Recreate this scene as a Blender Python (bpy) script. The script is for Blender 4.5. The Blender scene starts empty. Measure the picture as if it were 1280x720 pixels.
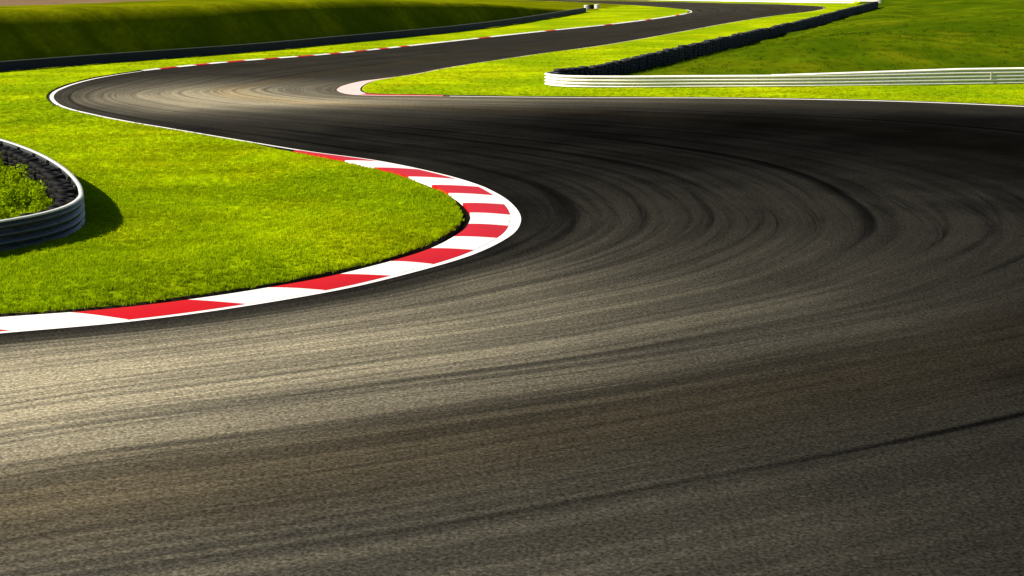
import bpy, bmesh, math, random
import numpy as np
from mathutils import Vector, Matrix, noise
from mathutils.geometry import delaunay_2d_cdt
from mathutils.kdtree import KDTree

random.seed(7); rng = np.random.default_rng(7)
S = bpy.context.scene
COL = S.collection
R = math.radians

# ------------------------------------------------------------------ camera
CAM_H = 7.0
FPX = 1800.0                      # focal length in pixels of a 1280 px wide picture
PITCH = math.atan(405.0 / FPX)    # horizon stands above the top of the frame
cam = bpy.data.cameras.new('camera'); camo = bpy.data.objects.new('camera', cam); COL.objects.link(camo)
camo.location = (0, 0, CAM_H); camo.rotation_euler = (math.pi/2 - PITCH, 0, 0)
cam.sensor_width = 36.0; cam.lens = 36.0*FPX/1280.0
cam.clip_start = 0.1; cam.clip_end = 6000
S.camera = camo
cp, sp = math.cos(PITCH), math.sin(PITCH)

def ground_pt(px, py, z=0.0):
    """site survey: where the sight line through a photo point meets height z"""
    a = (px-640.0)/FPX; b = (360.0-py)/FPX
    d = (a, cp + b*sp, -sp + b*cp)
    t = (z-CAM_H)/d[2]
    return (d[0]*t, d[1]*t)

# ------------------------------------------------------------------ curves
class Curve:
    def __init__(s, pts, z=0.0, world=False):
        s.t = np.array([p[0] for p in pts], float)
        s.p = np.array([(p[1], p[2]) if world else ground_pt(p[1], p[2], z) for p in pts], float)
        n = len(pts); m = np.zeros_like(s.p)
        for i in range(n):
            if i == 0: m[i] = (s.p[1]-s.p[0])/(s.t[1]-s.t[0])
            elif i == n-1: m[i] = (s.p[-1]-s.p[-2])/(s.t[-1]-s.t[-2])
            else:
                d0 = (s.p[i]-s.p[i-1])/(s.t[i]-s.t[i-1]); d1 = (s.p[i+1]-s.p[i])/(s.t[i+1]-s.t[i])
                h0 = s.t[i]-s.t[i-1]; h1 = s.t[i+1]-s.t[i]
                m[i] = (d0*h1+d1*h0)/(h0+h1)
        s.m = m
    def __call__(s, t):
        t = np.clip(np.atleast_1d(np.asarray(t, float)), s.t[0], s.t[-1])
        i = np.clip(np.searchsorted(s.t, t, 'right')-1, 0, len(s.t)-2)
        h = s.t[i+1]-s.t[i]; u = ((t-s.t[i])/h)[:, None]; h = h[:, None]
        return ((2*u**3-3*u**2+1)*s.p[i] + (u**3-2*u**2+u)*h*s.m[i]
                + (-2*u**3+3*u**2)*s.p[i+1] + (u**3-u**2)*h*s.m[i+1])

def chord_curve(pts2d, step):
    """smooth open curve through world points, resampled evenly"""
    p = np.array(pts2d, float)
    L = np.concatenate([[0], np.cumsum(np.hypot(*(p[1:]-p[:-1]).T))])
    c = Curve([(L[i], *p[i]) for i in range(len(p))], world=True)
    q = c(np.linspace(0, L[-1], max(20, int(L[-1]/step*4))))
    l2 = np.concatenate([[0], np.cumsum(np.hypot(*(q[1:]-q[:-1]).T))])
    n = max(2, int(round(l2[-1]/step))+1); s = np.linspace(0, l2[-1], n)
    return np.stack([np.interp(s, l2, q[:, 0]), np.interp(s, l2, q[:, 1])], 1), s

def normals_left(p):
    d = np.gradient(p, axis=0); d /= np.maximum(np.hypot(d[:, 0], d[:, 1]), 1e-9)[:, None]
    return np.stack([-d[:, 1], d[:, 0]], 1)

# inner edge of the asphalt (left hand side of the driving direction, away from camera then back)
A_PX = [(-2,-1300,535),(-1,-500,463),(0,-150,431),(1,0,417),(1.5,160,402.5),(2,300,384),(2.4,417,364),(2.7,472,352),
 (3,539,334.6),(3.3,584,321),(3.7,625,303),(4,644,290),(4.3,651,277),(4.6,649,266),(5,635,250.5),(5.4,616,239),
 (5.8,595,230),(6.2,558,219),(6.8,470,200.5),(7.3,392,190),(8,300,175),(9,211,160),(9.6,163,152),(10.2,120,143.4),
 (10.6,89,136),(10.9,74,130),(11.2,67,122),(11.5,71,115),(11.8,83,109),(12.2,104,102.3),(12.6,130,96.5),(13,164,91),
 (13.5,205,86),(14,280,78.5),(15,420,67.2),(16,560,52.5),(16.7,660,41.5),(17.5,770,30),(18.2,832,21.8),(18.6,857,17.5),
 (18.9,865,15),(19.2,862,12.8),(19.6,849,11),(20,815,8.2),(20.6,763,5),(21.2,711,2.2),(22,600,-1),(23,420,-5),(24,100,-9)]
O_PX = [(-2,-1500,1200),(0,-300,1150),(1,200,1100),(2,900,1000),(3,1700,850),(4,2500,600),(4.6,2900,420),(5.4,2600,270),
 (6.2,2000,185),(7,1500,146),(7.6,1280,133.5),(8.2,1100,126.5),(8.8,900,123),(9.4,720,122.3),(9.9,600,121),(10.2,520,120),
 (10.5,462,119.5),(10.8,434,117.8),(11.1,421.5,113.5),(11.4,424,109.5),(11.8,433,106),(12.3,450,102),(13,478,98.3),
 (13.6,520,92.3),(14.2,560,84.5),(15,660,69.3),(16,763,55),(17,860,38),(17.6,906,29.5),(18.2,960,20.8),(18.8,1015,14),
 (19.1,1029,11),(19.4,1026,8.5),(19.8,993,6.5),(20.4,927,4.8),(21,850,2.9),(21.6,740,.6),(22.3,640,-2),(23,480,-6),(24,160,-10)]
M1_PX = [(-2,-1300,640),(-1,-520,590),(0,-220,535),(1,60,485),(2,420,440),(3,740,396),(3.7,980,345),(4.3,1087,290),(5,1050,240),(5.8,960,205),
 (6.8,800,178),(8,570,155),(9,400,143),(10.2,235,130),(11.2,182,116.5)]
M2_PX = [(-2,-1300,860),(-1,-650,830),(0,-250,775),(1,100,716),(2,640,638),(3,1280,515),(3.7,1720,410),(4.3,1900,320),(5,1760,240),(5.8,1460,190),
 (6.8,1180,156),(8,820,137),(9,620,131),(10.2,410,125),(11.2,330,112.5)]
cA, cO = Curve(A_PX), Curve(O_PX)
def extend(px, f):
    rows = [(t, *ground_pt(x, y)) for t, x, y in px]
    for t in (12.2, 13, 14, 15, 16, 17, 18.2, 18.9, 19.6, 20.6, 22, 24):
        a = cA(t)[0]; o = cO(t)[0]; rows.append((t, *(a*(1-f)+o*f)))
    return Curve(rows, world=True)
c1, c2 = extend(M1_PX, .45), extend(M2_PX, .8)

# dense common parameter
TD = []
for a, b, n in ((-2, 1, 60), (1, 8, 330), (8, 14, 200), (14, 18, 100), (18, 20.6, 90), (20.6, 24, 40)):
    TD += list(np.linspace(a, b, n, endpoint=False))
TD = np.array(TD+[24.0])
PA, PO, P1, P2 = cA(TD), cO(TD), c1(TD), c2(TD)
NA = normals_left(PA)            # points to the grass on the left/inside
NO = -normals_left(PO)

# near apex kerb, surveyed inner edge
K_IN = [(398,194),(427,202),(469,210),(510,222),(539,232),(561,243.5),(580.5,255.6),(587,266),(584,280),(568,297),
        (536,312),(488,329),(424,344),(360,356),(300,367),(232,376),(160,385),(85,392.5),(0,398),(-100,406)]
def nearest_t(p, P, lo=-2, hi=24):
    d = np.hypot(P[:, 0]-p[0], P[:, 1]-p[1]); d = np.where((TD < lo) | (TD > hi), 1e9, d)
    i = int(np.argmin(d)); return TD[i], d[i]
kw = sorted([nearest_t(ground_pt(x, y, .06), PA, -1, 8) for x, y in K_IN])
kt = np.array([k[0] for k in kw]); kd = np.array([k[1] for k in kw])
ks = np.convolve(np.pad(kd, 1, mode='edge'), [.25, .5, .25], 'valid')
kt = np.concatenate([[-2], kt, [7.75, 24]]); ks = np.concatenate([[ks[0]], ks, [.2, .2]])
def kerb_w(t): return np.interp(t, kt, ks)
# second kerb, at the far hairpin
def kerb2_w(t): return np.interp(t, [-2, 9.6, 10.3, 10.8, 11.15, 11.6, 12.3, 13.2, 24], [.22, .28, .55, 1.1, 1.35, 1.25, .8, .2, .2])
def smooth_near(t, a, b, c, d):
    t = np.asarray(t, float)
    return np.clip((t-a)/(b-a), 0, 1)*np.clip((d-t)/(d-c), 0, 1)
GUT = .10 + .12*smooth_near(TD, -1.9, -1, 6.0, 7.2)
PG = PA + NA*(kerb_w(TD)+GUT)[:, None]       # grass edge inside
PG2 = PO + NO*(kerb2_w(TD)+.05)[:, None]     # grass edge outside

# ------------------------------------------------------------------ node helpers
def new_mat(name):
    m = bpy.data.materials.new(name); m.use_nodes = True
    nt = m.node_tree; nt.nodes.clear()
    out = nt.nodes.new('ShaderNodeOutputMaterial')
    return m, nt, out
class N:
    def __init__(s, nt): s.nt = nt
    def n(s, typ, **kw):
        nd = s.nt.nodes.new(typ)
        for k, v in kw.items(): setattr(nd, k, v)
        return nd
    def link(s, a, b): s.nt.links.new(a, b)
    def val(s, sock, v):
        if isinstance(v, (int, float)): sock.default_value = v
        elif isinstance(v, (tuple, list)): sock.default_value = v if len(v) != 3 or sock.type != 'RGBA' else (*v, 1)
        else: s.link(v, sock)
    def math(s, op, a, b=0.0, c=0.0, clamp=False):
        nd = s.n('ShaderNodeMath', operation=op, use_clamp=clamp)
        s.val(nd.inputs[0], a); s.val(nd.inputs[1], b); s.val(nd.inputs[2], c); return nd.outputs[0]
    def mix(s, f, a, b, blend='MIX'):
        nd = s.n('ShaderNodeMix', data_type='RGBA', blend_type=blend)
        s.val(nd.inputs[0], f); s.val(nd.inputs[6], a); s.val(nd.inputs[7], b); return nd.outputs[2]
    def noise(s, vec, scale, detail=2, rough=.5, dist=0, dims='3D'):
        nd = s.n('ShaderNodeTexNoise', noise_dimensions=dims)
        s.link(vec, nd.inputs['Vector']); s.val(nd.inputs['Scale'], scale); s.val(nd.inputs['Detail'], detail)
        s.val(nd.inputs['Roughness'], rough); s.val(nd.inputs['Distortion'], dist); return nd.outputs[0]
    def ramp(s, f, lo, hi, a=0., b=1., clamp=True):
        nd = s.n('ShaderNodeMapRange', clamp=clamp); s.val(nd.inputs[0], f)
        for i, v in zip((1, 2, 3, 4), (lo, hi, a, b)): s.val(nd.inputs[i], v)
        return nd.outputs[0]
    def scalev(s, vec, sc):
        nd = s.n('ShaderNodeVectorMath', operation='MULTIPLY'); s.link(vec, nd.inputs[0]); nd.inputs[1].default_value = sc
        return nd.outputs[0]
    def pos(s): return s.n('ShaderNodeNewGeometry').outputs['Position']
    def bump(s, h, strength, dist):
        nd = s.n('ShaderNodeBump'); s.link(h, nd.inputs['Height'])
        nd.inputs['Strength'].default_value = strength; nd.inputs['Distance'].default_value = dist; return nd.outputs[0]
    def bsdf(s, out, color, rough=.6, normal=None, spec=.5, metal=0.):
        nd = s.n('ShaderNodeBsdfPrincipled'); s.val(nd.inputs['Base Color'], color); s.val(nd.inputs['Roughness'], rough)
        s.val(nd.inputs['Specular IOR Level'], spec); s.val(nd.inputs['Metallic'], metal)
        if normal is not None: s.link(normal, nd.inputs['Normal'])
        s.link(nd.outputs[0], out.inputs[0]); return nd

# ------------------------------------------------------------------ materials
def mat_asphalt():
    m, nt, out = new_mat('track_asphalt'); k = N(nt)
    uv = k.n('ShaderNodeUVMap', uv_map='lane').outputs[0]
    sep = k.n('ShaderNodeSeparateXYZ'); k.link(uv, sep.inputs[0]); V, U = sep.outputs[0], sep.outputs[1]
    rub_glare = k.n('ShaderNodeAttribute', attribute_name='rubber').outputs['Fac']  # rubber darkening and painted sun glare share this value
    pos = k.pos()
    # streaks laid down along the racing lines
    def comb(a, b):
        c = k.n('ShaderNodeCombineXYZ'); k.val(c.inputs[0], a); k.val(c.inputs[1], b); return c.outputs[0]
    wob = k.noise(comb(k.math('MULTIPLY', V, 2.), k.math('MULTIPLY', U, .02)), 1., 2, dims='2D')
    V2 = k.math('MULTIPLY_ADD', wob, .05, V)
    s1 = k.noise(comb(k.math('MULTIPLY', V2, 95.), k.math('MULTIPLY', U, .018)), 1., 5, .62, dims='2D')
    s2 = k.noise(comb(k.math('MULTIPLY', V2, 24.), k.math('MULTIPLY', U, .02)), 1., 3, .5, dims='2D')
    V3 = k.math('MULTIPLY_ADD', U, .0022, V)
    s3 = k.noise(comb(k.math('MULTIPLY', V3, 110.), k.math('MULTIPLY', U, .03)), 1.3, 4, .6, dims='2D')
    V4 = k.math('MULTIPLY_ADD', U, -.0016, V)
    s4 = k.noise(comb(k.math('MULTIPLY_ADD', V4, 30., 11.), k.math('MULTIPLY', U, .022)), 1., 3, .5, dims='2D')
    streak = k.math('ADD', k.math('MULTIPLY', k.ramp(s1, .38, .64), .62), k.math('MULTIPLY', k.ramp(s2, .35, .68), .38))
    skid = k.ramp(s3, .60, .645); skid2 = k.ramp(s4, .615, .65)
    # the long single mark across the foreground
    d = k.math('ABSOLUTE', k.math('SUBTRACT', V, .752))
    mark = k.ramp(d, .0008, .0054, 1., 0.)
    mark = k.math('MULTIPLY', mark, k.ramp(s3, .2, .6, .55, 1.))
    edge = k.ramp(k.math('ABSOLUTE', k.math('SUBTRACT', V, .79)), 0, .06, 1., 0.)
    # stone grain
    vor = k.n('ShaderNodeTexVoronoi', voronoi_dimensions='2D'); k.link(pos, vor.inputs['Vector']); vor.inputs['Scale'].default_value = 26.
    g1 = vor.outputs['Distance']
    sepc = k.n('ShaderNodeSeparateColor'); k.link(vor.outputs['Color'], sepc.inputs[0])
    g2 = k.noise(pos, 75., 3, .7)
    g3 = k.noise(pos, 9., 4, .65)
    big = k.noise(pos, .22, 4, .6)
    pale = k.mix(sepc.outputs[0], (.125, .113, .080), (.250, .228, .165))
    pale = k.mix(k.ramp(g2, .35, .7), k.mix(.45, pale, (.06, .054, .04)), pale)
    dark = (.0095, .0088, .0075)
    amt = k.math('ADD', rub_glare, k.math('MULTIPLY', k.math('SUBTRACT', streak, .45), k.ramp(rub_glare, .3, .9, .30, .075)))
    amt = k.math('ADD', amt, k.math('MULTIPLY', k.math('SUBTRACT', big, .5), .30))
    live = k.ramp(V, .70, .76, 1., .15)
    mk = k.math('MULTIPLY', k.math('MAXIMUM', k.math('MULTIPLY', skid, .14), k.math('MULTIPLY', skid2, .15)), live)
    mk = k.math('MULTIPLY', mk, k.ramp(rub_glare, .4, .9, 1., .30))
    wav = k.noise(comb(k.math('MULTIPLY', V, 1.5), k.math('MULTIPLY', U, .035)), 1., 1, .4, dims='2D')
    V5 = k.math('MULTIPLY_ADD', wav, .022, k.math('SUBTRACT', V, .011))
    for vc, wd_, st in ((.063, .006, .14), (.108, .003, .08), (.141, .006, .16), (.190, .005, .13), (.215, .003, .08), (.238, .006, .15), (.268, .003, .08),
                        (.30, .005, .12), (.335, .003, .08), (.365, .004, .07), (.396, .0045, .20), (.44, .004, .10), (.50, .004, .08), (.57, .005, .07)):
        dd = k.math('SUBTRACT', V5, vc)
        edge_out = k.ramp(dd, 0., wd_*.8, 1., 0.); edge_in = k.ramp(dd, -wd_*3.5, 0., 0., 1.)
        vis = k.ramp(k.noise(comb(vc*57., k.math('MULTIPLY', U, .05)), 1., 2, .5, dims='2D'), .34, .6, .15, 1.)
        mk = k.math('MULTIPLY_ADD', k.math('MULTIPLY', k.math('MULTIPLY', edge_out, edge_in), vis), st, mk)
    mk = k.math('MAXIMUM', mk, k.math('MULTIPLY', mark, .25))
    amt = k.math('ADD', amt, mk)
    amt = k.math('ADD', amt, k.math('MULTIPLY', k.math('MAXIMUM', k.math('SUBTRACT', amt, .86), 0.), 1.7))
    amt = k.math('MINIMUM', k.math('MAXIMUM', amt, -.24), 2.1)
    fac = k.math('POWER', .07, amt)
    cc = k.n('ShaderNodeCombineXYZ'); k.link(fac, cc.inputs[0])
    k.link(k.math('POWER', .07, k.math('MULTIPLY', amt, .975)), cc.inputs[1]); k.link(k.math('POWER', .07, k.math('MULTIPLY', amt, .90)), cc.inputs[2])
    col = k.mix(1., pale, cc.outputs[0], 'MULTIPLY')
    tint = k.ramp(k.math('ABSOLUTE', k.math('SUBTRACT', V, .64)), .02, .10, 1., 0.)
    col = k.mix(k.math('MULTIPLY', tint, .5), col, k.mix(1., col, (1.02, .86, .62), 'MULTIPLY'))
    gg = k.noise(pos, 17., 2, .6)
    pits = k.ramp(gg, .36, .62, .58, 1.18, False)
    col = k.mix(1., col, pits, 'MULTIPLY')
    col = k.mix(.25, col, k.mix(g3, (.5,.5,.5), (1.,1.,1.)), 'MULTIPLY')
    h = k.math('ADD', k.math('MULTIPLY', gg, 1.0), k.math('MULTIPLY', g2, .5))
    h = k.math('ADD', h, k.math('MULTIPLY', g3, .5))
    nrm = k.bump(h, .55, .012)
    k.bsdf(out, col, .7, nrm, .0)
    return m

def grass_color(k, pos, kind):
    n1 = k.noise(pos, .35, 4, .6); n2 = k.noise(k.scalev(pos, (1, .45, 1)), 2.2, 4, .7)
    n3 = k.noise(k.scalev(pos, (1, 2.2, 1)), .20, 4, .6); n4 = k.noise(k.scalev(pos, (1, .8, 1)), .11, 3, .5)
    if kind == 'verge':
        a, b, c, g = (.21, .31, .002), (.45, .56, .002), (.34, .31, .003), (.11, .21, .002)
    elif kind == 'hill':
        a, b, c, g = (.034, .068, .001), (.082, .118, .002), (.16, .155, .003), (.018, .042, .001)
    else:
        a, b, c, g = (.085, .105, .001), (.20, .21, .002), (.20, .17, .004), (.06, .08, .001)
    col = k.mix(k.ramp(n2, .30, .68), a, b)
    col = k.mix(k.ramp(n1, .45, .66, 0., .45), col, c)
    col = k.mix(k.ramp(n3, .42, .66, 0., .7), col, ((.15, .17, .001) if kind == 'verge' else tuple(x*.60 for x in a)))
    col = k.mix(k.ramp(n4, .42, .58, 0., .62), col, g)
    return col

def mat_turf(kind, name):
    m, nt, out = new_mat(name); k = N(nt); pos = k.pos()
    col = grass_color(k, pos, kind)
    f = k.noise(k.scalev(pos, (1, .7, 1)), 16., 5, .75)
    col = k.mix(k.ramp(f, .3, .66, .0, 1.), k.mix(.38, col, (.04, .07, .0)), col)
    f2 = k.noise(pos, 3., 5, .7)
    h = k.math('ADD', k.math('MULTIPLY', f, .5), f2)
    k.bsdf(out, col, .9, k.bump(h, .55 if kind == 'verge' else .25, .10 if kind == 'verge' else .14), .0)
    return m

def mat_blades(kind, name):
    m, nt, out = new_mat(name); k = N(nt); pos = k.pos()
    col = grass_color(k, pos, kind)
    oi = k.n('ShaderNodeObjectInfo').outputs['Random']
    col = k.mix(k.ramp(oi, 0, 1, 0, .35), col, tuple(x*1.1 for x in ((.38, .50, .002) if kind == 'verge' else (.07, .11, .002))))
    dn = k.n('ShaderNodeBsdfDiffuse'); k.link(col, dn.inputs[0])
    tr = k.n('ShaderNodeBsdfTranslucent'); k.link(col, tr.inputs[0])
    mx = k.n('ShaderNodeMixShader'); mx.inputs[0].default_value = .42
    k.link(dn.outputs[0], mx.inputs[1]); k.link(tr.outputs[0], mx.inputs[2]); k.link(mx.outputs[0], out.inputs[0])
    return m

def mat_paint(name, col, worn=(.10, .09, .08), amount=.5, rough=.45):
    m, nt, out = new_mat(name); k = N(nt); pos = k.pos()
    n1 = k.noise(pos, 5., 6, .75); n2 = k.noise(pos, 40., 3, .6); n3 = k.noise(k.scalev(pos, (1, 1, .3)), 1.1, 3, .6)
    f = k.math('MULTIPLY', k.ramp(n1, .55, .78), amount)
    f = k.math('ADD', f, k.math('MULTIPLY', k.ramp(n3, .45, .75), amount*.35), clamp=True)
    c = k.mix(f, col, worn)
    c = k.mix(k.ramp(n2, .35, .7, .22, 0.), c, tuple(x*.4 for x in col))
    k.bsdf(out, c, rough, k.bump(n2, .35, .006), .12); return m

def mat_plain(name, a, b, scale, rough=.6, metal=0., bump=.2, stretch=(1, 1, 1), dist=.02, spec=.5):
    m, nt, out = new_mat(name); k = N(nt); pos = k.pos()
    n1 = k.noise(k.scalev(pos, stretch), scale, 5, .65)
    k.bsdf(out, k.mix(k.ramp(n1, .32, .68), a, b), rough, k.bump(n1, bump, dist), spec, metal); return m

M = dict(
 asphalt=mat_asphalt(),
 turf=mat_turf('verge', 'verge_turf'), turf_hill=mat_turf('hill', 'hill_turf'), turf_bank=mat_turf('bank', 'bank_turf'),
 blade=mat_blades('verge', 'verge_blades'), blade_hill=mat_blades('hill', 'hill_blades'),
 soil=mat_plain('turf_edge_soil', (.010, .008, .005), (.03, .024, .014), 14., .95, bump=.6, spec=.1),
 red=mat_paint('kerb_red_paint', (.44, .004, .006), (.12, .02, .015), .4),
 white=mat_paint('kerb_white_paint', (.74, .72, .70), (.30, .27, .24), .35),
 pink=mat_paint('scuffed_kerb_paint', (.66, .47, .44), (.42, .22, .19), .6),
 rail_white=mat_plain('white_rail_paint', (.84, .81, .74), (.70, .66, .58), 2.2, .42, stretch=(1, 1, 4)),
 rail_grey=mat_plain('galvanised_steel', (.022, .026, .03), (.06, .065, .07), 3.5, .42, .35, stretch=(1, 1, 5)),
 rail_cap=mat_plain('bright_steel_cap', (.42, .42, .40), (.58, .57, .54), 4., .45, .2),
 post=mat_plain('post_steel', (.035, .035, .038), (.08, .08, .08), 6., .6, .3),
 rubber=mat_plain('tyre_rubber', (.002, .002, .002), (.006, .0055, .005), 9., .7, bump=.2, spec=.1),
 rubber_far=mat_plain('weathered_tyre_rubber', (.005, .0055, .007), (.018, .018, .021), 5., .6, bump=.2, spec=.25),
 rubber_white=mat_plain('white_painted_tyre', (.60, .58, .56), (.35, .33, .32), 7., .6),
 belt=mat_plain('navy_rubber_belt', (.006, .008, .016), (.014, .017, .028), 1.2, .7, spec=.15, stretch=(1, 1, 6)),
 far_land=mat_plain('far_dry_heath', (.10, .062, .030), (.17, .11, .055), .06, .95, spec=.1),
)
mg = mat_plain('weed_leaf', (.07, .12, .006), (.20, .23, .010), 1.6, .6, spec=.2); M['weed'] = mg

# ------------------------------------------------------------------ object helpers
def mesh_obj(name, verts, faces, mats, parent=None, mi=None, smooth=False):
    me = bpy.data.meshes.new(name); me.from_pydata([tuple(v) for v in verts], [], [tuple(f) for f in faces])
    for m in (mats if isinstance(mats, (list, tuple)) else [mats]): me.materials.append(m)
    if mi is not None: me.polygons.foreach_set('material_index', mi)
    if smooth: me.polygons.foreach_set('use_smooth', [True]*len(me.polygons))
    me.update()
    o = bpy.data.objects.new(name, me); COL.objects.link(o)
    if parent: o.parent = parent
    return o
def tag(o, label=None, cat=None, group=None, kind=None):
    for k_, v in (('label', label), ('category', cat), ('group', group), ('kind', kind)):
        if v: o[k_] = v
    return o
def empty(name, loc):
    o = bpy.data.objects.new(name, None); COL.objects.link(o); o.location = loc; o.empty_display_size = .2; return o
def localise(o, root):
    """mesh was made in world coordinates: keep it in place under an Empty"""
    o.parent = root; o.data.transform(Matrix.Translation(-Vector(root.location))); return o

def strip(Ps, Zs):
    """quads between equally sampled polylines"""
    n = len(Ps[0]); V = []; F = []
    for P, Z in zip(Ps, Zs):
        Z = np.broadcast_to(Z, n); V += [(P[i][0], P[i][1], Z[i]) for i in range(n)]
    for j in range(len(Ps)-1):
        for i in range(n-1):
            a = j*n+i; b = a+n; F.append((a, a+1, b+1, b))
    return V, F

def fix_up(o):
    bm = bmesh.new(); bm.from_mesh(o.data)
    for f in bm.faces:
        if f.normal.z < 0: f.normal_flip()
    bm.to_mesh(o.data); bm.free()

# ------------------------------------------------------------------ race track surface
VC = [0., .4, .75, 1.]
cols = [(-.02, PG), ]
def lane(v):
    if v <= .4: f = v/.4; return PA*(1-f)+P1*f
    if v <= .75: f = (v-.4)/.35; return P1*(1-f)+P2*f
    f = (v-.75)/.25; return P2*(1-f)+PO*f
vs = list(np.linspace(0, 1, 61))
Ps = [PG]+[lane(v) for v in vs]+[PG2]; vv = [-.02]+vs+[1.02]
Vv, Ff = strip(Ps, [0.]*len(Ps))
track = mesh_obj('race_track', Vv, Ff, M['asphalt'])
tag(track, 'dark winding asphalt race track covered in curved tyre marks', None, None, 'structure')
mid = P1
sU = np.concatenate([[0], np.cumsum(np.hypot(*(mid[1:]-mid[:-1]).T))])
n = len(TD)
lane_uv = np.array([(v, u) for v in vv for u in sU])
# laid rubber, with sun glare painted in as paler asphalt: table over (t, v)
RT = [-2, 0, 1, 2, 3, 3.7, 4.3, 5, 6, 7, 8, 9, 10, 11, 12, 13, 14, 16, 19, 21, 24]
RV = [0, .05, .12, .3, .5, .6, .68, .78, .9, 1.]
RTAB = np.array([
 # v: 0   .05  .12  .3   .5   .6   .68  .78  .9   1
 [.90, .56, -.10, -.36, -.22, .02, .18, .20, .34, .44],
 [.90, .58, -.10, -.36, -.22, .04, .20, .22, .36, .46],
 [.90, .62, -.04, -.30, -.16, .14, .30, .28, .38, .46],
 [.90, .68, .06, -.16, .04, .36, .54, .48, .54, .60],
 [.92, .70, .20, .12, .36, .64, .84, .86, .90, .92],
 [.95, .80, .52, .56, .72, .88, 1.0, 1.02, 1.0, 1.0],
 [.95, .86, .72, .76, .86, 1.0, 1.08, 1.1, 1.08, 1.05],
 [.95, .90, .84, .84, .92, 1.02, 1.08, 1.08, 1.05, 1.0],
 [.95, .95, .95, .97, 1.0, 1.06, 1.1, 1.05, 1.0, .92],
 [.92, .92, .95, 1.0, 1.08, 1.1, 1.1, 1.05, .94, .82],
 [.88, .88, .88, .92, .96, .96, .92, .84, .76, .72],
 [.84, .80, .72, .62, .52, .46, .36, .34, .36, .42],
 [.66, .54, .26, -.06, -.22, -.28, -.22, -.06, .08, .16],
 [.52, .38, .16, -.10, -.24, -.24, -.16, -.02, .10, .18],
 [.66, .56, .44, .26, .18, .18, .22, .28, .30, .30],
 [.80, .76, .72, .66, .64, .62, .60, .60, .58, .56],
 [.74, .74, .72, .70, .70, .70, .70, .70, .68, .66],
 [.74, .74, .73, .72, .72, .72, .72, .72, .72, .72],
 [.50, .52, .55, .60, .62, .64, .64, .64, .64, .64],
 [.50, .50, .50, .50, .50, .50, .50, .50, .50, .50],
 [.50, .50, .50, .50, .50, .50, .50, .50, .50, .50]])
rub_glare = []
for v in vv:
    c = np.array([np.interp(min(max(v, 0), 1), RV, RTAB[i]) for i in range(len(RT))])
    rub_glare += list(np.interp(TD, RT, c))
at = track.data.attributes.new('rubber', 'FLOAT', 'POINT'); at.data.foreach_set('value', np.array(rub_glare, 'f'))  # low values are glare put into the colour, high ones rubber
uvl = track.data.uv_layers.new(name='lane')
li = np.zeros(len(track.data.loops), 'i'); track.data.loops.foreach_get('vertex_index', li)
uvl.data.foreach_set('uv', lane_uv[li].astype('f').ravel())
bm = bmesh.new(); bm.from_mesh(track.data)
for f in bm.faces:
    if f.normal.z < 0: f.normal_flip()
bm.to_mesh(track.data); bm.free()

# ------------------------------------------------------------------ kerbs and edge lines
def sub(P, t0, t1):
    k_ = (TD >= t0) & (TD <= t1); return P[k_], TD[k_]
# near kerb: solid, sloped, slanted red and white blocks, white border towards the track
BL = [((398,194),(408,194.5)),((428,202.3),(465,201.8)),((469,210.3),(504,211.8)),((510,222.1),(560,223)),
      ((539,232.3),(593,232.3)),((561,242.8),(614,242.6)),((580.5,254.8),(630,253.7)),((587,267.5),(637,266.5)),
      ((584,281.2),(639,280.2)),((567,297.2),(627,296)),((537,311.6),(600,310.6)),((488,328.8),(549,329.2)),
      ((424,344.2),(496,343.5)),((330,361),(413,362)),((232,376),(312,378)),((85,392.8),(160,397)),
      ((-65,403),(8,410.3)),((-230,418),(-150,425)),((-400,432),(-320,440))]
def t_on(px, off):
    p = ground_pt(px[0], px[1], .05); return nearest_t(p, PA, -1.5, 8)[0]
tin = [t_on(b[0], 0) for b in BL][::-1]; tout = [t_on(b[1], 0) for b in BL][::-1]
for L in (tin, tout):
    for i in range(1, len(L)): L[i] = max(L[i], L[i-1]+.01)
tin[-1] = max(tin[-1], 7.35); tout[-1] = max(tout[-1], 7.4)
line_w = lambda t: np.interp(t, [-2, 2, 3, 3.8, 4.3, 5, 5.8, 7, 24], [.15, .16, .18, .26, .32, .24, .16, .12, .12])
V = []; F = []; MI = []
def pa(t, off):
    i = np.clip(t, -2, 24); p = cA(i)[0]
    nx = np.interp(i, TD, NA[:, 0]); ny = np.interp(i, TD, NA[:, 1]); l = math.hypot(nx, ny)
    return (p[0]+nx/l*off, p[1]+ny/l*off)
NS = 12; NW = 6
for b in range(len(tin)-1):
    base = len(V)
    for a in range(NS+1):
        f = a/NS; ti = tin[b]*(1-f)+tin[b+1]*f; to = tout[b]*(1-f)+tout[b+1]*f
        for c in range(NW+1):
            g = c/NW; t = to*(1-g)+ti*g; w = float(kerb_w(t)); lw = float(line_w(t))
            off = lw+(w-lw)*g; x, y = pa(t, off)
            z = .014+.075*math.sin(g*math.pi/2)*min(1, w/1.)
            V.append((x, y, z))
    for a in range(NS):
        for c in range(NW):
            q = base+a*(NW+1)+c; F.append((q, q+NW+1, q+NW+2, q+1)); MI.append(b % 2)
    # outer skirt at the grass side
# blocks counted from the left: index 0 = between the last two boundaries
nb = len(tin)-1
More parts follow.
